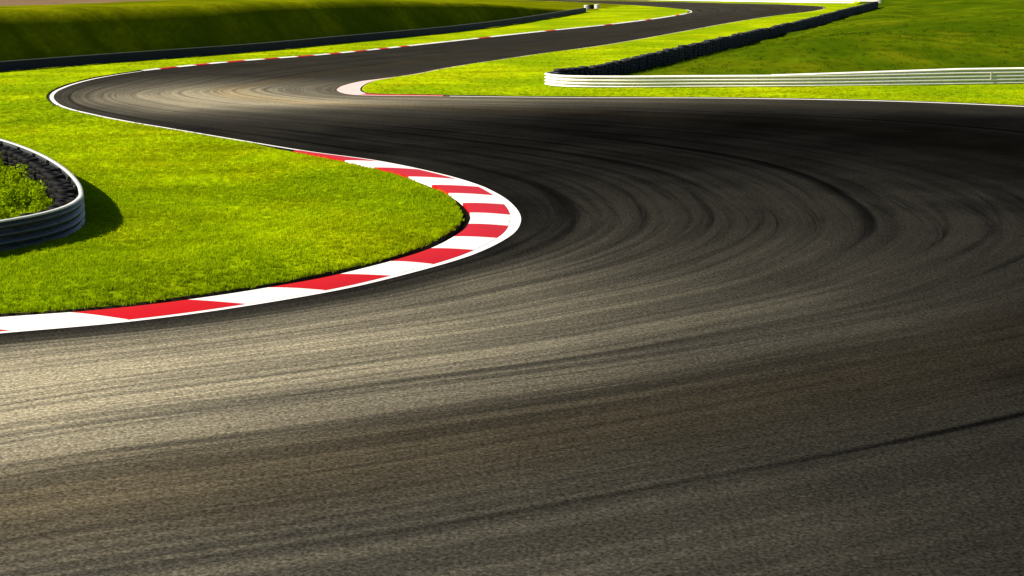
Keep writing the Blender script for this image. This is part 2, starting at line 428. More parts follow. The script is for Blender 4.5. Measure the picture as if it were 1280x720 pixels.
# in the photo the block that ends at the far tip is red
MI = [(1 if ((nb-1-(i//(NS*NW))) % 2 == 0) else 0) for i in range(len(F))]
k1 = mesh_obj('kerb', V, F, [M['white'], M['red']], mi=MI, smooth=True)
bm = bmesh.new(); bm.from_mesh(k1.data); bmesh.ops.remove_doubles(bm, verts=bm.verts, dist=.002)
for f in bm.faces:
    if f.normal.z < 0: f.normal_flip()
be = [e for e in bm.edges if e.is_boundary]
for e in be: e.smooth = False
r_ = bmesh.ops.extrude_edge_only(bm, edges=be)
for v in r_['geom']:
    if isinstance(v, bmesh.types.BMVert): v.co.z = -.02
bm.normal_update(); bm.to_mesh(k1.data); bm.free()
tag(k1, 'wide red and white striped kerb curving round the near corner', None, None, 'structure')

def edge_line(name, P, Nn, t0, t1, w0, z, m, label):
    p, t = sub(P, t0, t1); q, _ = sub(Nn, t0, t1)
    w = w0(t) if callable(w0) else np.full(len(t), w0)
    V, F = strip([p+q*.0, p+q*w[:, None]], [z, z]); o = mesh_obj(name, V, F, m); fix_up(o)
    return tag(o, label, None, None, 'structure')
edge_line('edge_line', PA, NA, -2, 13.2, lambda t: line_w(t)+.02+.06*smooth_near(t, 8, 10.5, 12.5, 13), .006, M['white'], 'thin white line along the inner edge of the track')
edge_line('edge_line', PA, NA, 18.7, 24, .2, .006, M['white'], 'white edge line running along the far straight')
edge_line('edge_line', PO, NO, -2, 10.05, lambda t: np.interp(t, [-2, 8.4, 9.6], [.36, .34, .22]), .006, M['white'], 'thin white line below the right hand grass verge')
edge_line('edge_line', PO, NO, 13.3, 24, .10, .006, M['pink'], 'faint worn line on the right edge of the far straight')

# far kerb along the left edge before the straight
def low_kerb(name, P, Nn, t0, t1, wf, blk, mats=None, label='', zt=.05, pick=None):
    p, t = sub(P, t0, t1); q, _ = sub(Nn, t0, t1)
    L = np.concatenate([[0], np.cumsum(np.hypot(*(p[1:]-p[:-1]).T))]); tot = L[-1]
    s = np.arange(0, tot, .4); 
    pp = np.stack([np.interp(s, L, p[:, 0]), np.interp(s, L, p[:, 1])], 1); qq = np.stack([np.interp(s, L, q[:, 0]), np.interp(s, L, q[:, 1])], 1)
    w = np.interp(s, L, wf(t)); n_ = len(s)
    rows = [pp, pp+qq*(w*.3)[:, None], pp+qq*w[:, None], pp+qq*(w+.01)[:, None]]
    V, F = strip(rows, [.01, zt*.6, zt, -.02]); MI = []
    for j in range(3):
        for i in range(n_-1):
            MI.append(pick(j, s[i]) if pick else int(s[i]//blk) % 2)
    o = mesh_obj(name, V, F, mats, mi=MI); fix_up(o)
    return tag(o, label, None, None, 'structure')
low_kerb('kerb', PA, NA, 13.2, 18.7, lambda t: .25+.0*t+.17*smooth_near(t, 13.2, 13.8, 18.2, 18.8), 2.2, pick=lambda j, s: (1-int(s//1.9) % 2) if s < 34 else int((s-34) % 17 < 14.2)*1, mats= [M['red'], M['white']],
         label='narrow red and white kerb on the far left edge of the track')
low_kerb('kerb', PO, NO, 10.05, 13.3, lambda t: np.maximum(kerb2_w(t)-.02, .15), 2.0, [M['pink'], M['red'], M['pink']],
         'rounded pale scuffed kerb at the tip of the right hand grass', .03,
         pick=lambda j, s: (1 if (s < 4.8 and j >= 1) else (2 if (int(s//1.6) % 2) else 0)) if j else 0)

# ------------------------------------------------------------------ barriers' lines
def gp(L, z): return [ground_pt(x, y, z) for x, y in L]
LOOP_H = .9
loop_pts = gp([(-420,128),(-250,138),(-110,152),(0,174),(50,192.5),(75,207),(92,222),(100,236),(98,248),(75,260),(37,269.5),(0,276),(-110,296),(-300,332),(-600,392)], LOOP_H)
loop, loop_s = chord_curve(loop_pts, .25)
front_pts = gp([(2300,92),(1800,98),(1500,101.5),(1280,105.3),(1100,108),(1000,109.3),(860,110.2),(760,110.8),(715,110.3),(700,109.6),(689,108.4)], 0)
hts = [(685.5,89.6,.76),(693,88.0,.78),(705,86.6,.8),(720,84.6,.82),(760,77.5,.88),(800,68.7,.93),(850,57,1.),(900,46.5,1.),(950,36,1.),(1000,25,1.),(1045,13.5,1.),(1075,6.5,1.),(1092,2.2,1.)]
tip = [ground_pt(683, 106.3, 0)]
back_pts = [ground_pt(x, y, z) for x, y, z in hts]
wall, wall_s = chord_curve(front_pts+tip+back_pts, .25)
itip = int(np.argmin(np.hypot(wall[:, 0]-tip[0][0], wall[:, 1]-tip[0][1])))
bank_pts = gp([(-1500,245),(-900,190),(-500,141),(-200,109),(0,90.5),(143,79),(300,67),(430,54.5),(560,41.5),(640,31),(700,21),(738,14.5)], 0)
bank, bank_s = chord_curve(bank_pts, 1.)

# ------------------------------------------------------------------ terrain
def inside_poly(X, Y, P):
    c = np.zeros(X.shape, bool); x0, y0 = P[:, 0], P[:, 1]; x1, y1 = np.roll(x0, -1), np.roll(y0, -1)
    for a, b, d, e in zip(x0, y0, x1, y1):
        if b == e: continue
        m_ = ((b > Y) != (e > Y)) & (X < (d-a)*(Y-b)/(e-b)+a); c ^= m_
    return c
road_poly = np.concatenate([PG, PG2[::-1]])

def seg_dist(X, Y, P):
    """distance, side (+ left of direction) and arclength fraction of the nearest polyline point"""
    best = np.full(X.shape, 1e18); side = np.zeros(X.shape); sfr = np.zeros(X.shape); s = 0
    for i in range(len(P)-1):
        ax, ay = P[i]; bx, by = P[i+1]; dx, dy = bx-ax, by-ay; l = math.hypot(dx, dy)
        u = np.clip(((X-ax)*dx+(Y-ay)*dy)/(l*l), 0, 1); ex = X-ax-u*dx; ey = Y-ay-u*dy; d = ex*ex+ey*ey
        m_ = d < best; best = np.where(m_, d, best); side = np.where(m_, np.sign(dx*ey-dy*ex), side); sfr = np.where(m_, s+u*l, sfr); s += l
    return np.sqrt(best), side, sfr
bank_c = bank[::4]; wall_c = wall[::4]; wall_front = wall[:itip+1:4]; wall_back = wall[itip::4]; bank_len = float(bank_s[-1])
def sm(x): x = np.clip(x, 0, 1); return x*x*(3-2*x)
road_edge_c = np.concatenate([PG[::3], PG2[::3]])
s742 = bank_len
def fbm(X, Y, sc, o=3):
    return np.array([noise.fractal(Vector((x*sc, y*sc, 3.3)), .8, 2.1, o) for x, y in zip(X, Y)])
ixb = lambda px: float(bank_s[int(np.argmin(np.hypot(bank[:, 0]-ground_pt(px[0], px[1])[0], bank[:, 1]-ground_pt(px[0], px[1])[1])))])
sb_mid, sb_500, sb_640 = ixb((430, 54.5)), ixb((520, 45)), ixb((640, 31))
def terrain(X, Y, dr):
    """height and region code for points outside the road. dr = distance to road"""
    z = .045+.0*X
    z = z + .02*fbm(X, Y, .5)
    lip = np.clip(1-np.hypot(X-1, Y-33)/26, 0, 1)
    z += sm(lip*2.2)*(.06*sm((dr+.02)/.1)+.24*sm((dr+.05)/1.3)*(1-.9*sm((dr-1.4)/5)))
    z += np.where(dr > 4, .05*sm((dr-4)/8)*fbm(X, Y, .11), 0)
    reg = np.zeros(X.shape, int)
    d, sd, s = seg_dist(X, Y, bank_c)
    left = (sd > 0) & (s < bank_len-.01)
    H = np.interp(s, [0, ixb((0, 90.5)), sb_mid, sb_500, sb_640, bank_len], [3.9, 3.72, 3.68, 3.5, 2.4, .0])
    run = H/1.3+.35
    x = np.clip((d-.7)/run, 0, 4)
    prof = np.where(x < .72, x*1.0, np.where(x < 1.5, .72+.28*(1-(1-np.clip((x-.72)/.78, 0, 1))**2.7), 1.0))
    rough = 1+.025*fbm(X, Y, .05)
    hz = H*prof*rough 
    hz *= 1-sm((d-16)/26)
    z = np.where(left, z+hz, z); reg = np.where(left & (d > .7) & (d < 150) & (H > .05), 1, reg)
    d, sd, s = seg_dist(X, Y, wall_c); db = seg_dist(X, Y, wall_back)[0]; df = seg_dist(X, Y, wall_front)[0]
    right = (sd > 0)                       # inside of the barrier
    right = ~(inside_wall(X, Y) == False)
    db = np.maximum(db-1.2, .001); df = np.maximum(df-1.2, .001); q = 1/np.sqrt(1/db**2+1/df**2)
    hz = .235*q*sm(q/2.5)-.11*np.maximum(X-24, 0)*sm(q/16); hz = np.maximum(hz, .03*q); hz = 18*(1-np.exp(-hz/18))
    hz = hz + sm(q/6)*(.95*fbm(X, Y, .045, 1)+.05*fbm(X*.35, Y, .4))
    z = np.where(right, z+hz, z); reg = np.where(right, 2, reg)
    far = np.hypot(X, Y) ; z = np.where(~right, z + 6*sm((far-420)/500), z)
    return z, reg
wpoly = np.concatenate([wall_c, [[wall[-1][0]+30, wall[-1][1]+260], [900, 900], [900, wall[0][1]]]])
def inside_wall(X, Y): return inside_poly(X, Y, wpoly)

pts = []
def jit(x0, x1, y0, y1, st):
    gx, gy = np.meshgrid(np.arange(x0, x1, st), np.arange(y0, y1, st)); gx = gx.ravel(); gy = gy.ravel()
    return np.stack([gx+rng.uniform(-.35, .35, gx.size)*st, gy+rng.uniform(-.35, .35, gy.size)*st], 1)
zones = [(-26, 12, 18, 62, .38), (-60, 70, 62, 130, .95), (-90, 150, 130, 300, 2.2), (-400, 400, -20, 520, 9.), (-1500, 1500, -300, 2500, 60.)]
P = []
for i, zn in enumerate(zones):
    q = jit(*zn)
    for w in zones[:i]:
        q = q[~((q[:, 0] > w[0]) & (q[:, 0] < w[1]) & (q[:, 1] > w[2]) & (q[:, 1] < w[3]))]
    P.append(q)
P = np.concatenate(P)
def thin(P_, st):
    L = np.concatenate([[0], np.cumsum(np.hypot(*(P_[1:]-P_[:-1]).T))]); keep = [0]; last = 0
    for i in range(1, len(P_)):
        if L[i]-last >= st(P_[i]): keep.append(i); last = L[i]
    if keep[-1] != len(P_)-1: keep.append(len(P_)-1)
    return np.array(keep)
stf = lambda p: .12 if np.hypot(*p) < 60 else .35
kG = thin(PG, stf); kO = thin(PG2, stf)
eG, eO = PG[kG], PG2[kO]
tree = KDTree(len(eG)+len(eO))
E = np.concatenate([eG, eO])
for i, p in enumerate(E): tree.insert((p[0], p[1], 0), i)
tree.balance()
def droad(Q): return np.array([tree.find((x, y, 0))[2] for x, y in Q])
ins = inside_poly(P[:, 0], P[:, 1], road_poly); d0 = droad(P)
P = P[(~ins & (d0 > .30)) | (ins & (d0 > 4.) & (rng.random(len(P)) < .03))]
# offset ring: the lip of the turf
def ring(Pe, Ne, off): return Pe+Ne*off
NG = normals_left(PG)[kG]; NG2 = -normals_left(PG2)[kO]
r1, r2 = ring(eG, NG, .05), ring(eO, NG2, .05)
r3, r4 = ring(eG, NG, .16), ring(eO, NG2, .16)
def ok(Q, lim):
    return Q[(~inside_poly(Q[:, 0], Q[:, 1], road_poly)) & (droad(Q) > lim)]
rr = [ok(r1, .03), ok(r2, .03), ok(r3, .12), ok(r4, .12)]
bl = bank[thin(bank, lambda p: 1.2)]+normals_left(bank)[thin(bank, lambda p: 1.2)]*.72
wl = wall[thin(wall, lambda p: .7)]
P = P[(seg_dist(P[:, 0], P[:, 1], bl)[0] > .5) & (seg_dist(P[:, 0], P[:, 1], wl[::2])[0] > .4)]
_bn = normals_left(bank); _ii = thin(bank, lambda p: 1.0)
brings = np.concatenate([bank[_ii]+_bn[_ii]*d_ for d_ in (1.0, 1.35, 1.7, 2.05, 2.4, 2.7, 3.0, 3.3, 3.6, 4.0, 4.5, 5.2, 6.2)])
_d, _s, _a = seg_dist(P[:, 0], P[:, 1], bank[::4]); P = P[~((_s > 0) & (_d < 7.))]
allp = np.concatenate([eG, eO, bl, wl, *rr, brings, P])
ng, no, n3, n4 = len(eG), len(eO), len(bl), len(wl)
edges = [(i, i+1) for i in range(ng-1)] + [(ng+i, ng+i+1) for i in range(no-1)] + [(ng+no+i, ng+no+i+1) for i in range(n3-1)] + [(ng+no+n3+i, ng+no+n3+i+1) for i in range(n4-1)]
vo, eo, fo, ov, oe, of_ = delaunay_2d_cdt([Vector((float(x), float(y))) for x, y in allp], edges, [], 0, 1e-5)
X = np.array([v.x for v in vo]); Y = np.array([v.y for v in vo])
Q = np.stack([X, Y], 1); dr = droad(Q); isr = inside_poly(X, Y, road_poly)
Z, REG = terrain(X, Y, dr)
onedge = dr < .004
Z = np.where(onedge, -.03, np.where(isr, -.25, Z))
tris = np.array([f for f in fo if len(f) == 3])
cx, cy = X[tris].mean(1), Y[tris].mean(1)
tin_ = inside_poly(cx, cy, road_poly)
tris = tris[~tin_]; cx, cy = cx[~tin_], cy[~tin_]
_d, _s, _a = seg_dist(cx, cy, bank_c)
treg = np.where(inside_wall(cx, cy), 2, np.where((_s > 0) & (_d > .72) & (_d < 150) & (_a < bank_len-.01), 1, 0))
# flip to face up
a, b, c = tris[:, 0], tris[:, 1], tris[:, 2]
cr = (X[b]-X[a])*(Y[c]-Y[a])-(Y[b]-Y[a])*(X[c]-X[a])
tris[cr < 0] = tris[cr < 0][:, ::-1]
def land(name, sel, mats, label, mi=None):
    T = tris[sel]; assert len(T), name; u, inv = np.unique(T, return_inverse=True); inv = inv.reshape(T.shape)
    o = mesh_obj(name, np.stack([X[u], Y[u], Z[u]], 1), inv.tolist(), mats, smooth=True, mi=mi)
    return tag(o, label, None, None, 'structure'), u
zt = Z[tris]; isoil = (zt.min(1) < -.02).astype(int)
sel0 = treg == 0
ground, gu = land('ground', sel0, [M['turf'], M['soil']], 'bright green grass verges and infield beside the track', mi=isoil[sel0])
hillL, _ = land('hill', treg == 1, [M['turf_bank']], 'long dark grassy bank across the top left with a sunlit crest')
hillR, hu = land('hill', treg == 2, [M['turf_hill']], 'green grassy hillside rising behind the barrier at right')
# base under the track so that nothing is open below it
bx = mesh_obj('ground_base', [(-1500, -300, -.5), (1500, -300, -.5), (1500, 2500, -.5), (-1500, 2500, -.5)], [(0, 1, 2, 3)], M['soil'])
tag(bx, None, None, None, 'structure')
# distant dry heath beyond the bank
V = []; F = []; nx_, ny_ = 60, 24
for j in range(ny_+1):
    for i in range(nx_+1):
        x = -520+i*490/nx_+(j*-1.0); y = 196+j*18
        V.append((x, y, -.3+.06*max(0, y-202)*sm((-30-x)/40)+1.2*noise.noise(Vector((x*.03, y*.03, 0)))*sm(j/3)))
for j in range(ny_):
    for i in range(nx_):
        q = j*(nx_+1)+i; F.append((q, q+1, q+nx_+2, q+nx_+1))
fh = mesh_obj('hill', V, F, M['far_land'], smooth=True); tag(fh, 'distant brown ridge glimpsed above the left bank', None, None, 'structure')

def ground_z(x, y):
    z, _ = terrain(np.array([x]), np.array([y]), np.array([3.])); return float(z[0])

# ------------------------------------------------------------------ swept profiles (rails)
def sweep(P2, zf, prof, name, mats, root, flip=1, thick=.01, smooth=True, close=True):
    """prof: list of (outward, height); P2 path; outward = right of the path * flip"""
    nl = normals_left(P2)*(-flip); n_ = len(P2); k_ = len(prof); V = []; F = []
    for i in range(n_):
        for (o_, h_) in prof:
            V.append((P2[i][0]+nl[i][0]*o_, P2[i][1]+nl[i][1]*o_, zf(i)+h_))
    m_ = k_ if close else k_-1
    for i in range(n_-1):
        for j in range(m_):
            a_ = i*k_+j; b_ = i*k_+(j+1) % k_; F.append((a_, b_, b_+k_, a_+k_))
    if close:
        F.append(tuple(range(k_))[::-1]); F.append(tuple((n_-1)*k_+j for j in range(k_)))
    o = mesh_obj(name, V, F, mats, smooth=False)
    bm = bmesh.new(); bm.from_mesh(o.data); bmesh.ops.recalc_face_normals(bm, faces=bm.faces)
    for f in bm.faces: f.smooth = smooth and len(f.verts) == 4
    bm.to_mesh(o.data); bm.free()
    return localise(o, root)
def ridge(h, d, n_=7):
    """one rounded corrugation of height h standing d proud, with a flat back"""
    pr = [(d*(.5-.5*math.cos(2*math.pi*i/n_))**.8, h*i/n_) for i in range(n_+1)]
    return pr+[(-.012, h), (-.012, 0)]
def box_mesh(name, w, dd, h, m, root, loc, rz, tilt=0):
    bm = bmesh.new(); bmesh.ops.create_cube(bm, size=1, matrix=Matrix.Diagonal((w, dd, h, 1)))
    bmesh.ops.bevel(bm, geom=bm.edges[:], offset=min(w, dd, h)*.12, segments=1, affect='EDGES')
    me = bpy.data.meshes.new(name); bm.to_mesh(me); bm.free(); me.materials.append(m)
    o = bpy.data.objects.new(name, me); COL.objects.link(o); o.parent = root
    o.location = Vector(loc)-Vector(root.location); o.rotation_euler = (0, tilt, rz); return o

# left infield barrier
i0 = int(np.argmin(np.abs(loop[:, 0]-0)))
r0 = (loop[len(loop)//2][0], loop[len(loop)//2][1], 0.)
lb = empty('guardrail', (float(r0[0]), float(r0[1]), 0.))
tag(lb, 'grey corrugated steel barrier bending round the weeds at the left edge', 'crash barrier')
for kx in range(4):
    z0 = .04+kx*.205
    sweep(loop, lambda i, z0=z0: z0, ridge(.20, .085, 8), 'rail', M['rail_grey'], lb, flip=-1)
sweep(loop, lambda i: .862, [(-.05, 0), (.06, 0), (.075, .02), (.06, .045), (-.05, .045)], 'top_cap', M['rail_cap'], lb, flip=-1)
nl = normals_left(loop)
for i in range(4, len(loop)-2, 8):
    p = loop[i]+nl[i]*-.0; q = loop[i]+nl[i]*(-1)*(-.0)
    ang = math.atan2(nl[i][1], nl[i][0])
    inner = loop[i]-nl[i]*.07
    box_mesh('post', .10, .07, 1.1, M['post'], lb, (inner[0], inner[1], .31), ang)
for i in range(6, len(loop)-2, 16):      # bolts on splice joints
    for zz in (.14, .345, .55, .755):
        o_ = loop[i]+nl[i]*.09
        box_mesh('bolt', .025, .04, .04, M['post'], lb, (o_[0], o_[1], zz), math.atan2(nl[i][1], nl[i][0]))

# white barrier on the right, five rails at its high end
hb = lambda i: 0.
wr = empty('guardrail', (float(wall[itip][0]), float(wall[itip][1]), 0.))
tag(wr, 'long white rail barrier with stacked rounded rails in front of the right hillside', 'crash barrier')
nlw = normals_left(wall)
gz = np.array([max(0.03, .03) for _ in wall])
i1060 = int(np.argmin(np.where(np.arange(len(wall)) < itip, np.hypot(wall[:, 0]-ground_pt(1040, 108.8)[0], wall[:, 1]-ground_pt(1040, 108.8)[1]), 1e9)))
i1180 = int(np.argmin(np.where(np.arange(len(wall)) < itip, np.hypot(wall[:, 0]-ground_pt(1200, 106.8)[0], wall[:, 1]-ground_pt(1200, 106.8)[1]), 1e9)))
back_lift = lambda i: np.interp(i, [itip, itip+120], [0, .035])
for kx in range(4):
    sweep(wall, lambda i, kx=kx: .03+kx*(.185+float(back_lift(i)))+np.interp(i, [i1180, i1060], [.02*kx, 0]), ridge(.156, .11, 8), 'rail', M['rail_white'], wr, flip=-1)
# the fifth rail splits off upwards
w5 = wall[:i1060+16]
sweep(w5, lambda i: .03+3*.185+float(np.interp(i, [i1180, i1060+16], [.262, .02])), ridge(.156, .10, 8), 'rail', M['rail_white'], wr, flip=-1)
for i in range(6, len(wall)-2, 16):
    q = wall[i]-nlw[i]*.09
    hh = .72 if i > i1060 else .98
    box_mesh('post', .12, .09, hh, M['post'], wr, (q[0], q[1], hh/2-.06), math.atan2(nlw[i][1], nlw[i][0]))
ij = int(np.argmin(np.where(np.arange(len(wall)) < itip, np.hypot(wall[:, 0]-ground_pt(1236, 106)[0], wall[:, 1]-ground_pt(1236, 106)[1]), 1e9)))
q = wall[ij]+nlw[ij]*.10
box_mesh('splice_plate', .05, .10, .50, M['rail_cap'], wr, (q[0], q[1], .52), math.atan2(nlw[ij][1], nlw[ij][0]))

# far white barrier above the top right bend
fp, fs = chord_curve([ground_pt(x, y) for x, y in ((1101,6.0),(1040,5.4),(980,4.4),(900,3.0),(820,1.5),(740,.2),(640,-3),(500,-7))], 1.)
fb = empty('guardrail', (float(fp[0][0]), float(fp[0][1]), 0.))
tag(fb, 'distant pale barrier along the very top edge beyond the far bend', 'crash barrier')
for kx in range(3):
    sweep(fp, lambda i, kx=kx: .14+kx*.33, ridge(.27, .10, 6), 'rail', M['rail_white'], fb, flip=-1)
nf = normals_left(fp)
for i in range(2, len(fp)-1, 5):
    box_mesh('post', .12, .09, 1.4, M['post'], fb, (fp[i][0]-nf[i][0]*.09*-1*-1, fp[i][1]-nf[i][1]*.09, .6), math.atan2(nf[i][1], nf[i][0]))

# navy belt-faced barrier below the bank
nb_ = empty('belt_barrier', (float(bank[0][0]), float(bank[0][1]), 0.))
tag(nb_, 'long low navy barrier at the foot of the dark bank', 'crash barrier')
bq, bs = chord_curve([tuple(p) for p in bank[:-2:3]], 2.)
sweep(bq, lambda i: .06, [(0, 0), (.10, 0), (.10, .60), (0, .60)], 'belt', M['belt'], nb_, flip=1, smooth=False)
sweep(bq, lambda i: .665, [(-.10, 0), (.13, 0), (.13, .05), (-.10, .05)], 'top_rail', M['post'], nb_, flip=1, smooth=False)
nq = normals_left(bq)
for i in range(1, len(bq)-1, 2):
    p = bq[i]+nq[i]*.07
    box_mesh('post', .12, .12, .8, M['post'], nb_, (p[0], p[1], .3), math.atan2(nq[i][1], nq[i][0]))

# ------------------------------------------------------------------ tyres
def tyre_bm(bm, z, Ro=.32, w=.2, seg=18, dx=0, dy=0):
    prof = [(.52, .06), (.55, .0), (.86, .0), (.97, .10), (1., .28), (1., .72), (.97, .90), (.86, 1.), (.55, 1.), (.52, .94)]
    rings = []
    for s in range(seg):
        a_ = 2*math.pi*s/seg
        rings.append([bm.verts.new((dx+Ro*r*math.cos(a_), dy+Ro*r*math.sin(a_), z+w*h)) for r, h in prof])
    k_ = len(prof)
    for s in range(seg):
        A_, B_ = rings[s], rings[(s+1) % seg]
        for j in range(k_):
            f = bm.faces.new((A_[j], B_[j], B_[(j+1) % k_], A_[(j+1) % k_])); f.smooth = j not in (0, 8)
def mesh_of(name, build, m):
    bm = bmesh.new(); build(bm); bmesh.ops.recalc_face_normals(bm, faces=bm.faces)
    me = bpy.data.meshes.new(name); bm.to_mesh(me); bm.free(); me.materials.append(m); return me
tyre_me = mesh_of('tyre', lambda b: tyre_bm(b, 0, .26, .19, 22), M['rubber'])
stack = empty('tyre_stack', (0, 0, 0))
for kx in range(4):
    o = bpy.data.objects.new('tyre', tyre_me); COL.objects.link(o); o.parent = stack
    o.location = (random.uniform(-.02, .02), random.uniform(-.02, .02), .03+kx*.195)
def copy_tree(o, parent=None):
    c_ = o.copy(); COL.objects.link(c_); c_.parent = parent
    for ch in list(o.children): copy_tree(ch, c_)
    return c_
first = True; acc = 0; last = None
for i in range(len(loop)):
    p = loop[i]-nl[i]*.37
    if last is not None and math.hypot(*(p-last)) < .53: continue
    last = p
    o = stack if first else copy_tree(stack); first = False
    o.location = (p[0]+random.uniform(-.01, .01), p[1]+random.uniform(-.01, .01), random.uniform(-.01, .06))
    o.rotation_euler = (random.uniform(-.03, .03), random.uniform(-.03, .03), random.uniform(0, 6))
    tag(o, 'black tyre stack lined up against the inside of the grey left barrier', 'tyre stack', 'tyres inside the left barrier')
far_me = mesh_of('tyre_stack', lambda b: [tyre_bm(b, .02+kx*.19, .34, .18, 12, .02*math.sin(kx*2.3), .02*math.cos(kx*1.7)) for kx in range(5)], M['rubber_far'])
last = None; cnt = 0; wall_near = wall[itip-60:itip+1]
for i in range(itip-1, len(wall)):
    p = wall[i]-nlw[i]*.46
    if seg_dist(np.array([p[0]]), np.array([p[1]]), wall_near)[0][0] < .47 or p[0] < wall[itip][0]+.5: continue
    st_ = .66
    if last is None: last = p; cands = [p]
    d_ = math.hypot(*(p-last))
    while d_ >= st_:
        last = last+(p-last)*(st_/d_); d_ = math.hypot(*(p-last))
        o = bpy.data.objects.new('tyre_stack', far_me); COL.objects.link(o)
        s_ = float(np.interp(i, [itip, itip+100], [.86, 1.04]))*random.uniform(.96, 1.05)
        o.location = (last[0]+random.uniform(-.04, .04), last[1]+random.uniform(-.04, .04), random.uniform(-.05, .09)); o.scale = (1, 1, s_)
        o.rotation_euler = (random.uniform(-.05, .05), random.uniform(-.05, .05), random.uniform(0, 6))
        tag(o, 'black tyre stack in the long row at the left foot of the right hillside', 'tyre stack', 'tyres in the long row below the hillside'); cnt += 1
print('far stacks', cnt)
# the few stacks at the end of the navy barrier
for j, (px, py, m_, lb_) in enumerate([(733, 12.6, 'rubber_white', 'white painted tyre stack nearest the end of the navy barrier'),
                                       (739, 12.2, 'rubber', 'black tyre stack between two white ones past the navy barrier'),
                                       (746, 11.6, 'rubber_white', 'white painted tyre stack farthest right past the navy barrier')]):
    x, y = ground_pt(px, py)
    root = empty('tyre_stack', (x, y, .03)); tag(root, lb_, 'tyre stack')
    mm = mesh_of('tyre', lambda b: tyre_bm(b, 0, .40, .24, 14), M[m_])
    for kx in range(3):
        o = bpy.data.objects.new('tyre', mm); COL.objects.link(o); o.parent = root; o.location = (.02*(kx % 2), 0, kx*.245)

# ------------------------------------------------------------------ grass blades
def blade_clump(name, n_, hgt, spread, m, wid=.006):
    V = []; F = []
    for _ in range(n_):
        a_ = random.uniform(0, 6.28); r = spread*math.sqrt(random.random()); x, y = r*math.cos(a_), r*math.sin(a_)
        h = hgt*random.uniform(.55, 1.1); la = random.uniform(0, 6.28); ln = h*random.uniform(.15, .7); w = wid*random.uniform(.7, 1.3)
        fa = random.uniform(0, 3.14); dx, dy = math.cos(fa)*w, math.sin(fa)*w; b0 = len(V)
        mx, my = x+math.cos(la)*ln*.35, y+math.sin(la)*ln*.35
        V += [(x-dx, y-dy, -.01), (x+dx, y+dy, -.01), (mx+dx*.8, my+dy*.8, h*.6), (mx-dx*.8, my-dy*.8, h*.6),
              (x+math.cos(la)*ln, y+math.sin(la)*ln, h)]
        F += [(b0, b0+1, b0+2, b0+3), (b0+3, b0+2, b0+4)]
    me = bpy.data.meshes.new(name); me.from_pydata(V, [], F); me.materials.append(m); return me

def scatter(name, target_verts, target_tris, me_list, density, smin, smax, label, seed=0, weights=None):
    """one grass object: points spread over a patch of turf carry small clumps"""
    src = bpy.data.meshes.new(name); src.from_pydata([tuple(v) for v in target_verts], [], target_tris.tolist())
    if weights is not None:
        src.attributes.new('dens', 'FLOAT', 'POINT').data.foreach_set('value', np.array(weights, 'f'))
    o = bpy.data.objects.new(name, src); COL.objects.link(o)
    tag(o, label, 'grass', None, 'stuff')
    ng = bpy.data.node_groups.new(name, 'GeometryNodeTree')
    ng.interface.new_socket('Geometry', in_out='INPUT', socket_type='NodeSocketGeometry')
    ng.interface.new_socket('Geometry', in_out='OUTPUT', socket_type='NodeSocketGeometry')
    nd = ng.nodes; gi = nd.new('NodeGroupInput'); go = nd.new('NodeGroupOutput')
    dp = nd.new('GeometryNodeDistributePointsOnFaces'); dp.distribute_method = 'RANDOM'; dp.inputs['Seed'].default_value = seed
    at_ = nd.new('GeometryNodeInputNamedAttribute'); at_.data_type = 'FLOAT'; at_.inputs['Name'].default_value = 'dens'
    mu = nd.new('ShaderNodeMath'); mu.operation = 'MULTIPLY'; mu.inputs[1].default_value = density
    ng.links.new(at_.outputs[0], mu.inputs[0]); ng.links.new(mu.outputs[0], dp.inputs['Density'])
    ng.links.new(gi.outputs[0], dp.inputs[0])
    join = nd.new('GeometryNodeJoinGeometry')
    gti = nd.new('GeometryNodeGeometryToInstance')
    for me in me_list:
        oi = nd.new('GeometryNodeObjectInfo'); ob = clump_objs[me.name]; oi.inputs[0].default_value = ob; oi.inputs['As Instance'].default_value = True
        ng.links.new(oi.outputs['Geometry'], join.inputs[0])
    ip = nd.new('GeometryNodeInstanceOnPoints'); ip.inputs['Pick Instance'].default_value = True
    ng.links.new(join.outputs[0], ip.inputs['Instance']); ng.links.new(dp.outputs[0], ip.inputs['Points'])
    rv = nd.new('FunctionNodeRandomValue'); rv.data_type = 'FLOAT_VECTOR'; rv.inputs[0].default_value = (0, 0, 0); rv.inputs[1].default_value = (.25, .25, 6.28)
    ng.links.new(rv.outputs[0], ip.inputs['Rotation'])
    rs = nd.new('FunctionNodeRandomValue'); rs.data_type = 'FLOAT'; rs.inputs[2].default_value = smin; rs.inputs[3].default_value = smax
    ng.links.new(rs.outputs[1], ip.inputs['Scale'])
    ng.links.new(ip.outputs[0], go.inputs[0])
    md = o.modifiers.new('grass', 'NODES'); md.node_group = ng
    return o
clump_objs = {}
hid = []
def reg_clump(me):
    # source tuft, itself standing in the field far out of the way of nothing
    ob = bpy.data.objects.new('grass_tuft', me); clump_objs[me.name] = ob
    return me
cl = [reg_clump(blade_clump('tuft_%d' % i, 26, .062, .11, M['blade'], .007)) for i in range(3)]
clt = [reg_clump(blade_clump('edge_tuft_%d' % i, 18, .13, .06, M['blade'], .007)) for i in range(2)]
clh = [reg_clump(blade_clump('hill_tuft_%d' % i, 22, .16, .42, M['blade_hill'], .016)) for i in range(3)]
tz = np.stack([X, Y, Z], 1)
